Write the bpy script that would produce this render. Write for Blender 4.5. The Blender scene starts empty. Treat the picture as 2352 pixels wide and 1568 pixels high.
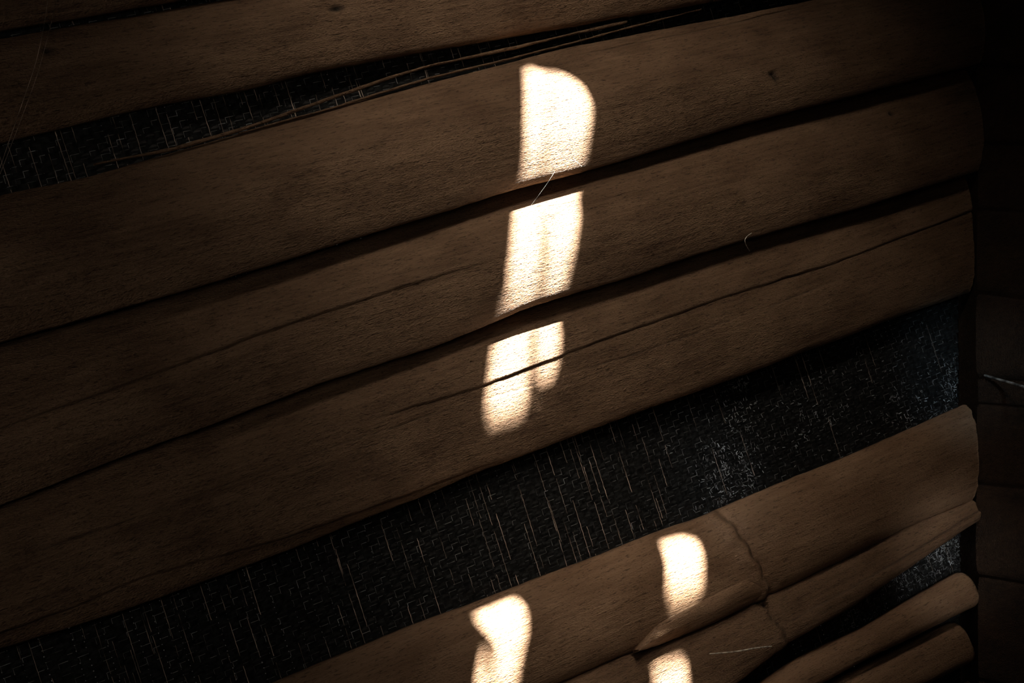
import bpy, math, random
import numpy as np
from mathutils import Vector, Matrix, noise
random.seed(4); np.random.seed(4)
sc=bpy.context.scene
try:
    sc.view_settings.view_transform='Standard'; sc.view_settings.look='None'
except Exception as ex: print(ex)

# ---------------- wall frame: u along the slats, v up, h out of the wall (toward the room) ---------
F=4200.0
d=np.array([5769,1841,-F]); d=d/np.linalg.norm(d)
e=np.array([-1841,5769,0.]); e=e/np.linalg.norm(e)
n=np.cross(d,e)
M=np.array([d,e,n])                       # camera vec -> uvh
fw=M@np.array([0,0,-1.])
C=-1.6*fw
def ray(px,py): return M@np.array([(px-1176)/F,-(py-784)/F,-1.])
def P(px,py,h=0.004):
    r=ray(px,py); t=(h-C[2])/r[2]; return C+r*t
def W(p): return Vector((p[0],-p[2],p[1]))
def Wn(a): return np.stack([a[...,0],-a[...,2],a[...,1]],-1)
def PL(pts,h=0.004):
    a=np.array([P(x,y,h)[:2] for x,y in pts]); return a[np.argsort(a[:,0])]
def line(pl,u):
    v=np.interp(u,pl[:,0],pl[:,1])
    k=min(len(pl)-1,2)
    s0=np.clip((pl[k,1]-pl[0,1])/(pl[k,0]-pl[0,0]),-.08,.08); s1=np.clip((pl[-1,1]-pl[-1-k,1])/(pl[-1,0]-pl[-1-k,0]),-.08,.08)
    v=np.where(u<pl[0,0],pl[0,1]+s0*(u-pl[0,0]),v); v=np.where(u>pl[-1,0],pl[-1,1]+s1*(u-pl[-1,0]),v)
    w=9; vp=np.pad(v,w//2,mode='reflect',reflect_type='odd'); return np.convolve(vp,np.ones(w)/w,'valid')
# plane of the right hand wall
A=P(2246,100,.012); B=P(2258,1400,.012)
def uplane(v): return A[0]+(v-A[1])*(B[0]-A[0])/(B[1]-A[1])

# ---------------- materials -----------------
def newmat(name):
    m=bpy.data.materials.new(name); m.use_nodes=True
    nt=m.node_tree; return m,nt,nt.nodes['Principled BSDF']
def wood(name,c1,c2,rough=.62,bump=1.0):
    m,nt,b=newmat(name); N=nt.nodes.new; Lk=nt.links.new
    tc=N('ShaderNodeTexCoord')
    def mp(s,rot=0):
        x=N('ShaderNodeMapping'); x.inputs['Scale'].default_value=s; Lk(tc.outputs['Object'],x.inputs[0]); return x
    def ns(s,scale,det,dis=0):
        x=N('ShaderNodeTexNoise'); x.inputs['Scale'].default_value=scale; x.inputs['Detail'].default_value=det; x.inputs['Distortion'].default_value=dis
        Lk(mp(s).outputs[0],x.inputs['Vector']); return x
    grain=ns((9,60,150),2.2,6,.3)
    fib=ns((85,420,600),1.7,5,.8)
    blot=ns((9,9,22),1.5,5,.5)
    speck=ns((420,700,900),1,2)
    ramp=N('ShaderNodeValToRGB'); ramp.color_ramp.elements[0].position=.34; ramp.color_ramp.elements[1].position=.66
    ramp.color_ramp.elements[0].color=(*c1,1); ramp.color_ramp.elements[1].color=(*c2,1)
    mix=N('ShaderNodeMath'); mix.operation='MULTIPLY_ADD'; Lk(grain.outputs['Fac'],mix.inputs[0]); mix.inputs[1].default_value=.45
    m2=N('ShaderNodeMath'); m2.operation='MULTIPLY'; Lk(blot.outputs['Fac'],m2.inputs[0]); m2.inputs[1].default_value=.55; Lk(m2.outputs[0],mix.inputs[2])
    Lk(mix.outputs[0],ramp.inputs[0])
    r2=N('ShaderNodeValToRGB'); r2.color_ramp.elements[0].position=.35; r2.color_ramp.elements[1].position=.44
    r2.color_ramp.elements[0].color=(.3,.27,.25,1); r2.color_ramp.elements[1].color=(1,1,1,1); Lk(fib.outputs['Fac'],r2.inputs[0])
    mul=N('ShaderNodeMixRGB'); mul.blend_type='MULTIPLY'; mul.inputs[0].default_value=.8; Lk(ramp.outputs[0],mul.inputs[1]); Lk(r2.outputs[0],mul.inputs[2])
    at=N('ShaderNodeAttribute'); at.attribute_name='dark'
    mk=N('ShaderNodeMixRGB'); Lk(at.outputs['Fac'],mk.inputs[0]); Lk(mul.outputs[0],mk.inputs[1]); mk.inputs[2].default_value=(.012,.009,.007,1)
    Lk(mk.outputs[0],b.inputs['Base Color'])
    b.inputs['Roughness'].default_value=rough; b.inputs['Specular IOR Level'].default_value=.4
    b1=N('ShaderNodeBump'); b1.inputs['Strength'].default_value=.8*bump; b1.inputs['Distance'].default_value=.0018; Lk(grain.outputs['Fac'],b1.inputs['Height'])
    b2=N('ShaderNodeBump'); b2.inputs['Strength'].default_value=1.0*bump; b2.inputs['Distance'].default_value=.0015; Lk(fib.outputs['Fac'],b2.inputs['Height']); Lk(b1.outputs[0],b2.inputs['Normal'])
    b3=N('ShaderNodeBump'); b3.inputs['Strength'].default_value=1.0*bump; b3.inputs['Distance'].default_value=.0016; Lk(speck.outputs['Fac'],b3.inputs['Height']); Lk(b2.outputs[0],b3.inputs['Normal'])
    Lk(b3.outputs[0],b.inputs['Normal'])
    return m
MW=wood('bamboo_brown',(.165,.097,.058),(.37,.24,.15),.58)
MW2=wood('bamboo_pale',(.23,.138,.082),(.42,.275,.175),.38,.6)
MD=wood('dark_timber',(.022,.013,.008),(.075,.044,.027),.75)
def plain(name,c,rough,ns=300,var=.5,trans=0):
    m,nt,b=newmat(name); t=nt.nodes.new('ShaderNodeTexNoise'); t.inputs['Scale'].default_value=ns
    r=nt.nodes.new('ShaderNodeValToRGB'); r.color_ramp.elements[0].position=.35; r.color_ramp.elements[1].position=.65
    r.color_ramp.elements[0].color=(*[k*(1-var) for k in c],1); r.color_ramp.elements[1].color=(*[min(1,k*(1+var)) for k in c],1)
    tc=nt.nodes.new('ShaderNodeTexCoord'); nt.links.new(tc.outputs['Object'],t.inputs['Vector'])
    nt.links.new(t.outputs['Fac'],r.inputs[0]); nt.links.new(r.outputs[0],b.inputs['Base Color']); b.inputs['Roughness'].default_value=rough
    return m
MB=plain('black_plastic_tape',(.020,.022,.023),.33)
MT=plain('tan_glint_and_strand',(.48,.39,.32),.5,60,.85)  # light through the cloth put into a tan colour; also used for strands
MBL=plain('pale_blue_glint',(.40,.45,.48),.35,90,.8)  # cool glints and bluish light put into the colour
MG=plain('grey_tape_edge',(.28,.30,.30),.4,90,.8)
MS=plain('pale_straw',(.7,.65,.58),.5)
MP=plain('plaster_shade',(.10,.075,.055),.9,6,.3)

def mkmesh(name,verts,faces,mat,smooth=True,dark=None):
    me=bpy.data.meshes.new(name); me.from_pydata([tuple(v) for v in verts],[],faces)
    me.materials.append(mat)
    if smooth: me.polygons.foreach_set('use_smooth',[True]*len(me.polygons))
    if dark is not None:
        a=me.attributes.new('dark','FLOAT','POINT'); a.data.foreach_set('value',np.asarray(dark,dtype=np.float32))
    me.update()
    o=bpy.data.objects.new(name,me); sc.collection.objects.link(o); return o

# ---------------- slats -------------------
sid=0
def slat(name,top,bot,end=None,start=-.78,H=.013,T=.010,base=-.008,cracks=(),knots=(),ridges=(),mat=None,NU=300,NV=120,p=2.5,q=.6,lift=0.0,roundend=0,bk=.004,rag=.002):
    global sid; sid+=1
    tp,bt=PL(top),PL(bot)
    em=(top[-1][1]+bot[-1][1])/2
    us=start if isinstance(start,float) else P(start[0],start[1])[0]
    vm=(tp[-1,1]+bt[-1,1])/2
    ue=uplane(vm)-.003 if end is None else P(end,em if em>0 else 100)[0]
    u=np.linspace(us,ue,NU)
    vt=line(tp,u)+lift; vb=line(bt,u)
    wob=np.array([noise.noise((x*14,sid*7.3,0))*.0009+noise.noise((x*70,sid*7.3,3))*.0004 for x in u])
    wob2=np.array([noise.noise((x*14,sid*3.3,9))*.0009+noise.noise((x*70,sid*3.3,5))*.0004 for x in u])
    vt=vt+wob; vb=vb+wob2
    if roundend:
        k=np.clip((u-(ue-roundend))/roundend,0,1); sh=np.sqrt(np.clip(1-k**2.2,0,1))*.75+.25
        mid=(vt+vb)/2; vt=mid+(vt-mid)*sh; vb=mid+(vb-mid)*sh
    else: sh=np.ones(NU)
    t=(1-np.cos(np.linspace(0,1,NV)*math.pi))/2; t=.5*t+.5*np.linspace(0,1,NV)
    U=np.repeat(u[:,None],NV,1); V=vt[:,None]+(vb-vt)[:,None]*t[None]
    if end is None: U=U+(uplane(V)-.003-ue)*np.clip((u-(ue-.08))/.08,0,1)[:,None]
    s=np.abs(2*t-1)
    Hh=H*sh[:,None]*((1-s**p)**q)[None]+T*t[None]+base
    und=np.array([[noise.noise((x*3.5,sid*5.1,tt*1.6)) for tt in (0,.25,.5,.75,1)] for x in u])
    Hh=Hh+np.array([np.interp(t,(0,.25,.5,.75,1),r) for r in und])*H*.22
    D=np.zeros_like(U)
    for pts,w,dep,step in cracks:
        cl=PL(pts); vc=line(cl,u)+np.array([noise.noise((x*45,sid,1.7))*.0009 for x in u])
        f=np.clip((u-cl[0,0])/.05,0,1)*np.clip((cl[-1,0]-u)/.05,0,1)
        f=np.where(cl[-1,0]>ue-.03,np.clip((u-cl[0,0])/.05,0,1),f)
        if cl[0,0]<-.42: f=np.clip((cl[-1,0]-u)/.12,0,1) if cl[-1,0]<ue-.03 else np.ones(NU)
        var=np.array([.6+.8*noise.noise((x*11,sid*1.3,8+w*1e4)) for x in u]); 
        dv=V-vc[:,None]
        g=np.exp(-(dv/w)**2)*(f*np.clip(var,.05,1))[:,None]
        Hh-=dep*g+0; D=np.maximum(D,g*.6)
        Hh+=step*f[:,None]/(1+np.exp(np.clip(dv/(w*.7),-40,40)))
    for kx,ky,rx,ry in knots:
        c=P(kx,ky); g=np.exp(-(((U-c[0])/rx)**2+((V-c[1])/ry)**2)**1.5); Hh-=.003*g; D=np.maximum(D,g)
    for (x0,y0,x1,y1),w,a in ridges:
        A_,B_=P(x0,y0),P(x1,y1); uc=A_[0]+(B_[0]-A_[0])*(V-A_[1])/(B_[1]-A_[1])+.0015*np.sin(V*300)
        Hh+=a*np.exp(-((U-uc)/w)**2)-a*.6*np.exp(-((U-uc-2.2*w)/(w*.7))**2); D=np.maximum(D,.6*np.exp(-((U-uc-1.6*w)/(w*.35))**2))
    front=np.stack([U,V,Hh],-1)
    bh=np.full(NU,base-bk)
    back=np.stack([np.stack([U[:,-1],vb,bh+max(T,0)*.8],-1),np.stack([U[:,0],vt,bh],-1)],1)
    G=np.concatenate([front,back],1); K=NV+2
    Dk=np.concatenate([D,np.zeros((NU,2))],1)
    end_off=np.array([noise.noise((j*.11,sid*2.,0))*rag+noise.noise((j*.5,sid*2.,0))*rag*.4 for j in range(K)]) 
    G[-1,:,0]+=end_off
    idx=np.arange(NU*K).reshape(NU,K)
    a=idx[:-1]; b=idx[1:]
    f=np.stack([a,b,np.roll(b,-1,1),np.roll(a,-1,1)],-1).reshape(-1,4)[:, ::-1].tolist()
    f.append(idx[0].tolist()); f.append(idx[-1][::-1].tolist())
    return mkmesh(name,Wn(G).reshape(-1,3),f,mat or MW,True,Dk.ravel())

S='bamboo_slat'
e1b=[(0,326),(300,252),(560,203),(740,160),(900,128),(1100,94),(1300,60),(1500,25),(1640,0)]
e2t=[(0,442),(200,400),(420,337),(650,272),(900,207),(1100,156),(1300,105),(1500,65),(1700,30),(1850,0)]
e2b=[(0,788),(200,732),(500,648),(760,565),(1000,493),(1200,432),(1400,380),(1600,318),(1800,262),(2000,212),(2240,150)]
e3t=[(0,806),(200,752),(450,678),(700,603),(1000,505),(1200,438),(1400,382),(1600,322),(1800,264),(2000,212),(2240,150)]
e3b=[(0,1158),(300,1040),(500,970),(740,878),(1000,795),(1200,712),(1400,650),(1700,555),(2000,470),(2190,410)]
e4t=[(0,1166),(300,1052),(500,980),(740,886),(1000,797),(1200,714),(1400,650),(1700,555),(2000,470),(2190,410)]
e4b=[(0,1490),(200,1430),(400,1362),(560,1305),(800,1208),(1000,1130),(1100,1085),(1300,1010),(1500,935),(1700,865),(1900,790),(2100,715),(2200,682)]
e5t=[(640,1568),(800,1500),(1000,1420),(1200,1345),(1400,1270),(1540,1212),(1620,1188),(1800,1110),(2000,1030),(2200,940),(2235,925)]
e5b=[(1200,1610),(1290,1568),(1400,1520),(1560,1458),(1700,1405),(1760,1372),(1900,1305),(2100,1205),(2250,1145)]
slat(S,[(0,-180),(450,-250)],[(0,-20),(330,-75)])
slat(S,[(0,-25),(330,-80)],[(0,68),(450,-8)],cracks=[([(0,47),(330,-2)],.0012,.004,0)])
slat(S,[(0,80),(450,2)],e1b,knots=[(110,118,.0035,.0045),(770,22,.008,.003)],H=.013,T=.008)
slat(S,e2t,e2b,cracks=[([(1290,135),(1450,100),(1600,72),(1850,12),(2100,-40)],.0006,.003,.0015)],knots=[(1740,185,.004,.004),(1745,192,.002,.006),(2030,262,.004,.003)],H=.020,T=.024,p=1.9,q=.8)
slat(S,e3t,e3b,lift=.006,base=-.011,cracks=[([(0,985),(300,882),(600,767),(900,668),(1200,580)],.0007,.0026,-.003),([(0,1092),(330,1000),(520,930)],.0006,.0018,.0008)],H=.019,T=.024,p=1.9,q=.8,knots=[(2035,265,.004,.003)])
c1=[(850,965),(1100,890),(1200,850),(1400,775),(1700,670),(1900,610),(2190,500)]
c2=[(0,1290),(300,1195),(700,1047),(1000,950),(1150,905),(1230,882),(1500,800),(1800,690),(2180,545)]
c3=[(0,1455),(180,1390),(330,1325),(650,1238),(900,1150),(1200,1040)]
slat(S,e4t,e4b,lift=.005,base=-.011,cracks=[(c1,.0006,.0025,-.0022),(c2,.0006,.0025,.001),(c3,.0007,.0028,-.003)],H=.014,T=.011,NV=140)
slat(S,e5t,e5b,H=.016,T=.008,ridges=[((1655,1200,1750,1375),.006,.006)],mat=MW2)
e6b=[(1500,1720),(1700,1565),(1820,1470),(1950,1395),(2100,1292),(2200,1225),(2272,1178)]
slat(S,e5b,e6b,lift=.003,H=.010,T=.008,base=-.005,cracks=[([(1780,1440),(1880,1385),(2050,1290),(2250,1165)],.0009,.002,.004)],ridges=[((1740,1400,1800,1500),.005,.003)])
slat('bamboo_pole',[(1700,1610),(1850,1510),(2000,1440),(2150,1350),(2240,1300)],[(1700,1680),(1850,1590),(2000,1510),(2150,1440),(2250,1390)],end=2242,H=.014,T=.007,p=2.6,q=.55,base=-.008,roundend=.008,mat=MW2,rag=.003)
slat('bamboo_pole',[(1850,1608),(2000,1529),(2150,1456),(2250,1406)],[(1900,1690),(2050,1616),(2250,1516)],end=2232,H=.014,T=.007,p=2.6,q=.55,base=-.010,roundend=.008,mat=MW2,rag=.003)
slat(S,[(1500,1800),(1850,1750),(2100,1640),(2250,1560)],[(1500,1950),(1900,1920),(2250,1720)],mat=MD)
slat('bamboo_splinter',[(225,368),(400,334),(550,291),(760,220),(900,171),(1000,141),(1200,99),(1450,41)],[(225,374),(400,341),(550,299),(760,227),(900,178),(1000,148),(1200,105),(1450,46)],start=(225,375),end=1450,H=.0015,T=0,base=-.004,NV=14,bk=.001)
slat('bamboo_splinter',[(560,297),(760,242),(1000,169),(1200,121),(1450,56),(1650,6)],[(560,300),(760,248),(1000,174),(1200,126),(1450,60),(1650,9)],start=(560,300),end=1620,H=.0015,T=0,base=-.006,NV=14,bk=.001)
slat('bamboo_husk',[(1452,1492),(1500,1432),(1560,1395),(1640,1355),(1700,1325),(1745,1335)],[(1452,1500),(1500,1486),(1560,1462),(1640,1428),(1700,1400),(1745,1378)],start=(1452,1495),end=1748,H=.007,T=-.005,base=.009,NV=50,NU=90,mat=MW2,p=2,q=.7)

# ---------------- woven shade cloth ----------------
def cloth():
    u0=-.78; v0,v1=-.62,.45
    pu,pv=.0082,.0046
    u1=max(uplane(v0),uplane(v1))
    nu=int((u1-u0)/pu); nv=int((v1-v0)/pv)
    verts=[];faces=[]
    def sag(u,v): return -.0185+.002*noise.noise((u*5,v*5,2))
    def endu(v): return uplane(v)-.001-abs(.003*noise.noise((v*60,0,0)))
    for j in range(nv):
        vc=v0+j*pv; w=pv*(.46+.05*random.uniform(-1,.6)); b=len(verts); cnt=0; eu=endu(vc)
        for i in range(nu*2+3):
            u=min(u0+i*pu/2,eu); z=.0006*math.cos(math.pi*(i/2+j)) ; hh=sag(u,vc)+z
            wob=.0004*noise.noise((u*30,j,0))
            verts.append((u,vc-w+wob,hh-.0002)); verts.append((u,vc+w+wob,hh+.0005)); cnt+=1
        for i in range(cnt-1): faces.append((b+2*i,b+2*i+2,b+2*i+3,b+2*i+1))
    for i in range(nu+1):
        uc=u0+i*pu; w=pu*(.485-.05*random.random()**3)
        ph=random.random()*9; prev=False
        for j in range(nv*2+1):
            v=v0+j*pv/2
            if uc+w>endu(v): prev=False; continue
            z=-.0006*math.cos(math.pi*(i+j/2)); hh=sag(uc,v)+z-.0003
            wob=.0012*noise.noise((v*8,ph,0))
            verts.append((uc-w+wob,v,hh-.0002)); verts.append((uc+w+wob,v,hh+.0004))
            if prev:
                b=len(verts)-4; faces.append((b,b+1,b+3,b+2))
            prev=True
    nb=len(faces)
    for i in range(nu):  # tan filaments stand in for outside light glinting through the weave
        for rep in range(2):
            if random.random()<.35: continue
            u=u0+(i+.5)*pu+random.choice((-.0009,.0009,0,.0028))+random.gauss(0,.0004); dens=random.choice((.12,.3,.5,.75))
            if u>P(1600,1100)[0]: dens*=.3
            v=v0; w=random.uniform(.00010,.00028); ph=random.random()*50
            while v<v1:
                ln=random.uniform(.008,.06)
                if random.random()<dens and u<endu(v)-.003:
                    m=int(ln/.004)+2; b=len(verts)
                    for q in range(m):
                        vv=v+ln*q/(m-1); uu=u+.0014*noise.noise((vv*8,ph,0)); hh=sag(uu,vv)+.0013+.0003*math.sin(vv/pv*3.14)
                        verts.append((uu-w,vv,hh)); verts.append((uu+w,vv,hh))
                    for q in range(m-1): faces.append((b+2*q,b+2*q+1,b+2*q+3,b+2*q+2))
                v+=ln+random.uniform(.002,.02)
    n1=len(faces)
    for j in range(nv):
        for i in range(nu):
            if (i+j)%2 or random.random()<.12: continue
            uu=u0+(i-.48)*pu+random.uniform(-.0004,.0004); vv=v0+j*pv+pv/2+random.uniform(-.0002,.0002); ln=pu*random.uniform(.5,.98); w=random.uniform(.00008,.0002)
            if uu+ln>endu(vv): continue
            hh=sag(uu,vv)+.0012; b=len(verts)
            verts+= [(uu,vv-w,hh),(uu+ln,vv-w,hh),(uu+ln,vv+w,hh+.0001),(uu,vv+w,hh+.0001)]; faces.append((b,b+1,b+2,b+3))
            if random.random()<.7:
                hv=pv*random.uniform(.7,1.4); b=len(verts)
                verts+= [(uu-w,vv-hv,hh),(uu+w,vv-hv,hh),(uu+w,vv,hh+.0001),(uu-w,vv,hh+.0001)]; faces.append((b,b+1,b+2,b+3))
    nt_=len(faces)
    def fleck(cx,cy,sx,sy,num,tilt=.3):  # pale flecks bunched as painted glints where the cloth looks lit
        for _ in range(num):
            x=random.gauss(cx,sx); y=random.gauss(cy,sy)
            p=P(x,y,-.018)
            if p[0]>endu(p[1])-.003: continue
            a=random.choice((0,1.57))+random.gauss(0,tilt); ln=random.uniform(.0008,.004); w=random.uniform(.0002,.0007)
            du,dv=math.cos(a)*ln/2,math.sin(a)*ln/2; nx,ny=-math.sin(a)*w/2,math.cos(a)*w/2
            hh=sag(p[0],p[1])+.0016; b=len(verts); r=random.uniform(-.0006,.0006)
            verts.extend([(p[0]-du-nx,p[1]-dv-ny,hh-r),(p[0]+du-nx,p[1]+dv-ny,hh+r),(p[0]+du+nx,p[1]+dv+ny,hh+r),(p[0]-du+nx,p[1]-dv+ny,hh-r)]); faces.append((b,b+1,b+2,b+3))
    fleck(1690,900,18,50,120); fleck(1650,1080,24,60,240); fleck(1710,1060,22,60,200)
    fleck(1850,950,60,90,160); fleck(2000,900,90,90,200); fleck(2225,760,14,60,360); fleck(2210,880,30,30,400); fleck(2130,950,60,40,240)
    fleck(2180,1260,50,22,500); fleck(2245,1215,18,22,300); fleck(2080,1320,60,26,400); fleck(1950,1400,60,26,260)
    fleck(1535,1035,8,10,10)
    verts=Wn(np.array(verts))
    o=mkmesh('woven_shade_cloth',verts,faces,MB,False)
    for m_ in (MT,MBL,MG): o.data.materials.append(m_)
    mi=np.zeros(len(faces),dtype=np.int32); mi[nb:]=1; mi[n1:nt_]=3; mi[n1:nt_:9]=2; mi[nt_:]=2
    o.data.polygons.foreach_set('material_index',mi); o.data.update()
cloth()

# ---------------- right hand wall ----------------
ax=(B-A)/np.linalg.norm(B-A); side=np.array([0,0,1.]); pn=np.cross(ax,side); pn/=np.linalg.norm(pn)
if pn[0]>0: pn=-pn
def Qp(px,py):
    r=ray(px,py); t=np.dot(A-C,pn)/np.dot(r,pn); return C+r*t
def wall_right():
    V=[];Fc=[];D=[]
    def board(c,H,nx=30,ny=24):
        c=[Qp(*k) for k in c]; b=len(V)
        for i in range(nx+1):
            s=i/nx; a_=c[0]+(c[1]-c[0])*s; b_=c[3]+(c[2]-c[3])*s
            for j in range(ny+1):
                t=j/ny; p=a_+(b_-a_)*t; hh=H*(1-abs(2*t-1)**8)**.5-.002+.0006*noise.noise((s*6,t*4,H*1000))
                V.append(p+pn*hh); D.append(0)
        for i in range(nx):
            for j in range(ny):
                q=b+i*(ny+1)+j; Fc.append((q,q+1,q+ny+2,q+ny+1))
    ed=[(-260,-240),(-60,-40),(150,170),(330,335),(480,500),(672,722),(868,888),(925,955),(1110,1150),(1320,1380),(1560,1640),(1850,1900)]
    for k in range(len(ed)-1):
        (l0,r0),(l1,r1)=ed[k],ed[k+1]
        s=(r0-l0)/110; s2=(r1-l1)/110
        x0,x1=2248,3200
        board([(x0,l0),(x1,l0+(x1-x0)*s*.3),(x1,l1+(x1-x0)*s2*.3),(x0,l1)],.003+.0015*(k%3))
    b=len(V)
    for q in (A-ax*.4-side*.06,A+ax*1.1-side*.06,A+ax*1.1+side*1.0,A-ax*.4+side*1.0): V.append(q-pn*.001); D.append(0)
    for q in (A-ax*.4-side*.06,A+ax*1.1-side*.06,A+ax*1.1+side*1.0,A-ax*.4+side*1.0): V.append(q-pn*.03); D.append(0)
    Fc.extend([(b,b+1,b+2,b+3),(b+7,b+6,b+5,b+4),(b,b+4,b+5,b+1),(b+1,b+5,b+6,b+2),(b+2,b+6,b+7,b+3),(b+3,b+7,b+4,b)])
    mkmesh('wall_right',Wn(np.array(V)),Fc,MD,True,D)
wall_right()

# ---------------- strands ----------------
def strand(name,pts,r,mat,sub=0):
    cu=bpy.data.curves.new(name,'CURVE'); cu.dimensions='3D'; cu.bevel_depth=r; cu.bevel_resolution=1
    sp=cu.splines.new('NURBS'); sp.points.add(len(pts)-1); sp.use_endpoint_u=True; sp.order_u=3
    for i,(x,y,h) in enumerate(pts): sp.points[i].co=(*W(P(x,y,h)),1)
    cu.materials.append(mat); o=bpy.data.objects.new(name,cu); sc.collection.objects.link(o)
strand('cobweb_strand',[(1275,393,.03),(1258,420,.03),(1236,450,.02),(1218,474,.012)],.00010,MG)
strand('cobweb_strand',[(1276,385,.026),(1300,376,.028),(1318,364,.03),(1336,382,.026)],.00020,MS)
strand('cobweb_strand',[(1318,364,.03),(1326,372,.034),(1328,384,.028)],.00016,MS)
strand('cobweb_strand',[(110,0,.02),(95,110,.03),(50,240,.02),(0,385,.01)],.00018,MT)
strand('cobweb_strand',[(130,0,.02),(100,130,.03),(62,240,.02),(0,400,.01)],.00012,MT)
strand('cobweb_strand',[(1726,535,.022),(1710,545,.03),(1712,562,.028),(1722,576,.016)],.00040,MS)
strand('straw',[(1630,1501,.016),(1690,1497,.022),(1740,1486,.022),(1772,1484,.016)],.00065,MS)
strand('straw',[(2262,862,.022),(2290,870,.04),(2352,888,.1),(2400,905,.16)],.0014,MBL)  # bluish light on this stick is put into its pale colour

# ---------------- unseen rear wall added to block the sun, openings shaped to cast the patches ----------------
L=np.array([.56,1.85,1.0]); HB=1.6
holes=[
 [(1212,150,.006),(1224,144,.005),(1240,164,.007),(1268,174,.008),(1304,197,.012),(1332,228,.016),(1349,275,.019),(1346,325,.023),(1338,365,.0245),(1320,520,.013),(1310,590,.0185),(1296,640,.0205),(1279,764,.002),(1277,820,.004),(1262,870,.006),(1243,905,.0065),(1180,950,.0065),(1117,968,.0065),(1128,870,.006),(1137,800,.002),(1167,700,.0205),(1171,640,.0205),(1180,560,.016),(1207,388,.0245),(1209,300,.023),(1211,230,.0175)],
 [(1532,1210,.01),(1575,1203,.01),(1605,1218,.012),(1616,1260,.014),(1612,1325,.014),(1590,1345,.014),(1535,1372,.013),(1541,1300,.013),(1538,1250,.012)],
 [(1100,1394,.008),(1190,1352,.008),(1206,1382,.011),(1208,1430,.013),(1192,1500,.014),(1178,1600,.014),(1092,1620,.014),(1102,1550,.014),(1112,1500,.014),(1112,1450,.012)],
 [(1508,1520,.009),(1573,1500,.009),(1577,1568,.009),(1570,1650,.009),(1508,1650,.009)],
]
def proj(x,y,h=.012):
    p=P(x,y,h); s=(HB-p[2])/L[2]; return p+L*s
cu=bpy.data.curves.new('sun_mask_wall','CURVE'); cu.dimensions='2D'; cu.fill_mode='BOTH'; cu.extrude=.0004
def poly(pts):
    sp=cu.splines.new('POLY'); sp.points.add(len(pts)-1); sp.use_cyclic_u=True
    for i,(a,b) in enumerate(pts): sp.points[i].co=(a,b,0,1)
poly([(-3,-1.3),(3.6,-1.3),(3.6,5.6),(-3,5.6)])
for h_ in holes: poly([tuple(proj(x,y,z)[:2]) for x,y,z in h_])
tmp=bpy.data.objects.new('tmp',cu); sc.collection.objects.link(tmp); tmp.rotation_euler=(math.pi/2,0,0); tmp.location=(0,-HB,0)
bpy.context.view_layer.update()
me=bpy.data.meshes.new_from_object(tmp.evaluated_get(bpy.context.evaluated_depsgraph_get())); me.transform(tmp.matrix_world)
bpy.data.objects.remove(tmp); me.materials.clear(); me.materials.append(MP); me.name='sun_mask_wall'
wb=bpy.data.objects.new('sun_mask_wall',me); sc.collection.objects.link(wb)
def shade_bar(pts,r):  # unseen bars added in the openings to dim parts of the sun patches
    c=bpy.data.curves.new('patch_shade_bar','CURVE'); c.dimensions='3D'; c.bevel_depth=r; c.bevel_resolution=2
    sp=c.splines.new('NURBS'); sp.points.add(len(pts)-1); sp.use_endpoint_u=True; sp.order_u=3
    for i,(x,y,z) in enumerate(pts):
        p=proj(x,y,z); sp.points[i].co=(*W(p+np.array([0,0,.008])),1)
    c.materials.append(MD); o=bpy.data.objects.new('patch_shade_bar',c); sc.collection.objects.link(o)
shade_bar([(1262,140,.005),(1254,220,.017),(1248,300,.023),(1246,388,.0245),(1240,560,.016),(1232,690,.0205)],.0020)
shade_bar([(1262,470,.006),(1245,520,.013),(1250,560,.016),(1240,640,.02)],.0024)
shade_bar([(1222,760,.002),(1216,830,.004),(1209,900,.0065),(1202,990,.0065)],.0048)
shade_bar([(1300,836,.004),(1260,846,.005),(1215,860,.005)],.0036)
shade_bar([(1290,895,.006),(1250,900,.006),(1215,910,.0065)],.0036)
shade_bar([(1085,1400,.008),(1112,1440,.011),(1128,1480,.013),(1124,1530,.013)],.0046)
shade_bar([(1090,1370,.008),(1110,1400,.009),(1134,1432,.012),(1140,1450,.013)],.0030)

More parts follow.
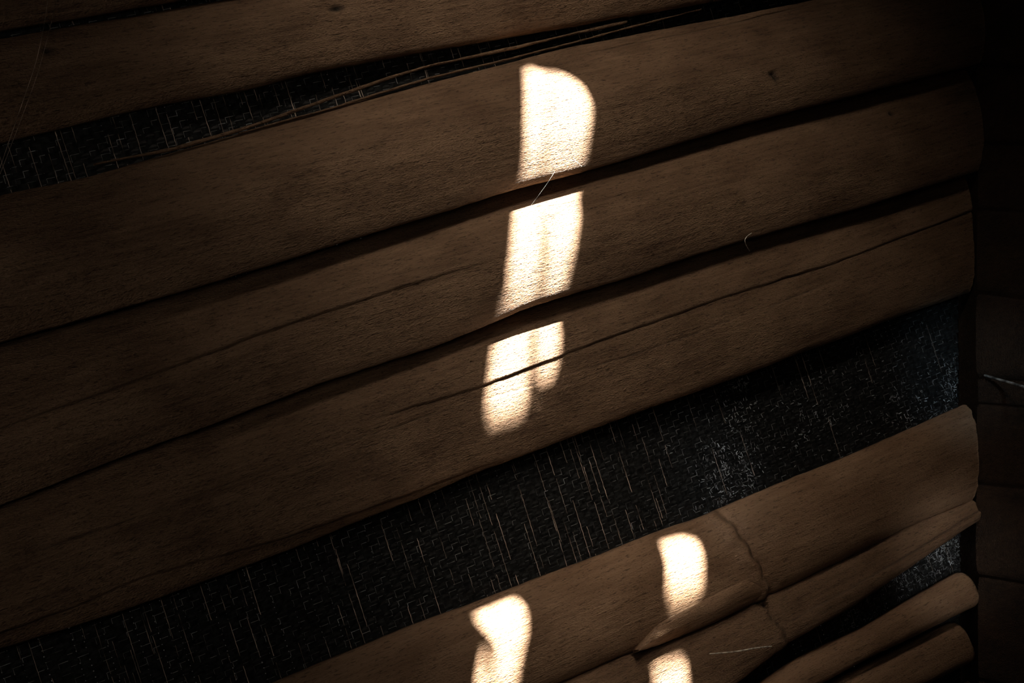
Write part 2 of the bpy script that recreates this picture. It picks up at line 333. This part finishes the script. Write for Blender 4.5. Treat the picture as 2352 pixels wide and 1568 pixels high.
fl=mkmesh('floor',[(-3,-1.6,-1.3),(3,-1.6,-1.3),(3,.3,-1.3),(-3,.3,-1.3),(-3,-1.6,-1.35),(3,-1.6,-1.35),(3,.3,-1.35),(-3,.3,-1.35)],[(0,1,2,3),(7,6,5,4),(0,4,5,1),(1,5,6,2),(2,6,7,3),(3,7,4,0)],MP,False)

# ---------------- lights ----------------
sd=bpy.data.lights.new('sun','SUN'); sd.energy=88; sd.angle=math.radians(.27); sd.color=(1,.90,.76)
so=bpy.data.objects.new('sun',sd); sc.collection.objects.link(so)
so.rotation_euler=(-W(L)).to_track_quat('-Z','Y').to_euler(); so.location=W(L*5)
def spot(name,pos,tgt,en,col,size,rad,blend=1):
    l=bpy.data.lights.new(name,'SPOT'); l.energy=en; l.color=col; l.spot_size=math.radians(size); l.spot_blend=blend; l.shadow_soft_size=rad
    o=bpy.data.objects.new(name,l); sc.collection.objects.link(o); o.location=W(pos); o.rotation_euler=(W(tgt)-W(pos)).to_track_quat('-Z','Y').to_euler()
spot('warm_fill_spot',np.array([-.15,1.0,.8]),P(1340,400),18,(1,.83,.66),41,.13)  # this and the next two: added warm fill spots, no real source
spot('warm_fill_spot',np.array([-.2,.5,.9]),P(1420,1380),8,(1,.81,.64),23,.10)
spot('warm_fill_spot',np.array([-.9,.15,.9]),P(600,800),2.5,(1,.85,.70),62,.15)
spot('cloth_accent_spot',np.array([-.2,.1,1.3]),P(2215,850),12,(.62,.85,1),7,.02)  # this and the next two: added narrow spots to brighten the cloth
spot('cloth_accent_spot',np.array([-.2,.2,1.3]),P(1670,1100),5,(.82,.93,1),6.5,.02)
spot('cloth_accent_spot',np.array([-.35,-.22,1.2]),P(2190,1270),18,(1,.93,.86),7,.02)
w=bpy.data.worlds.new('world'); sc.world=w; w.use_nodes=True; bg=w.node_tree.nodes['Background']; bg.inputs[0].default_value=(1,.88,.78,1); bg.inputs[1].default_value=.022

cd=bpy.data.cameras.new('camera'); cd.sensor_width=36; cd.lens=F/2352*36; cd.clip_start=.01
co=bpy.data.objects.new('camera',cd); sc.collection.objects.link(co)
X=W(M[:,0]);Y=W(M[:,1]);Z=W(M[:,2])
m=Matrix((X,Y,Z)).transposed().to_4x4(); m.translation=W(C); co.matrix_world=m
sc.camera=co
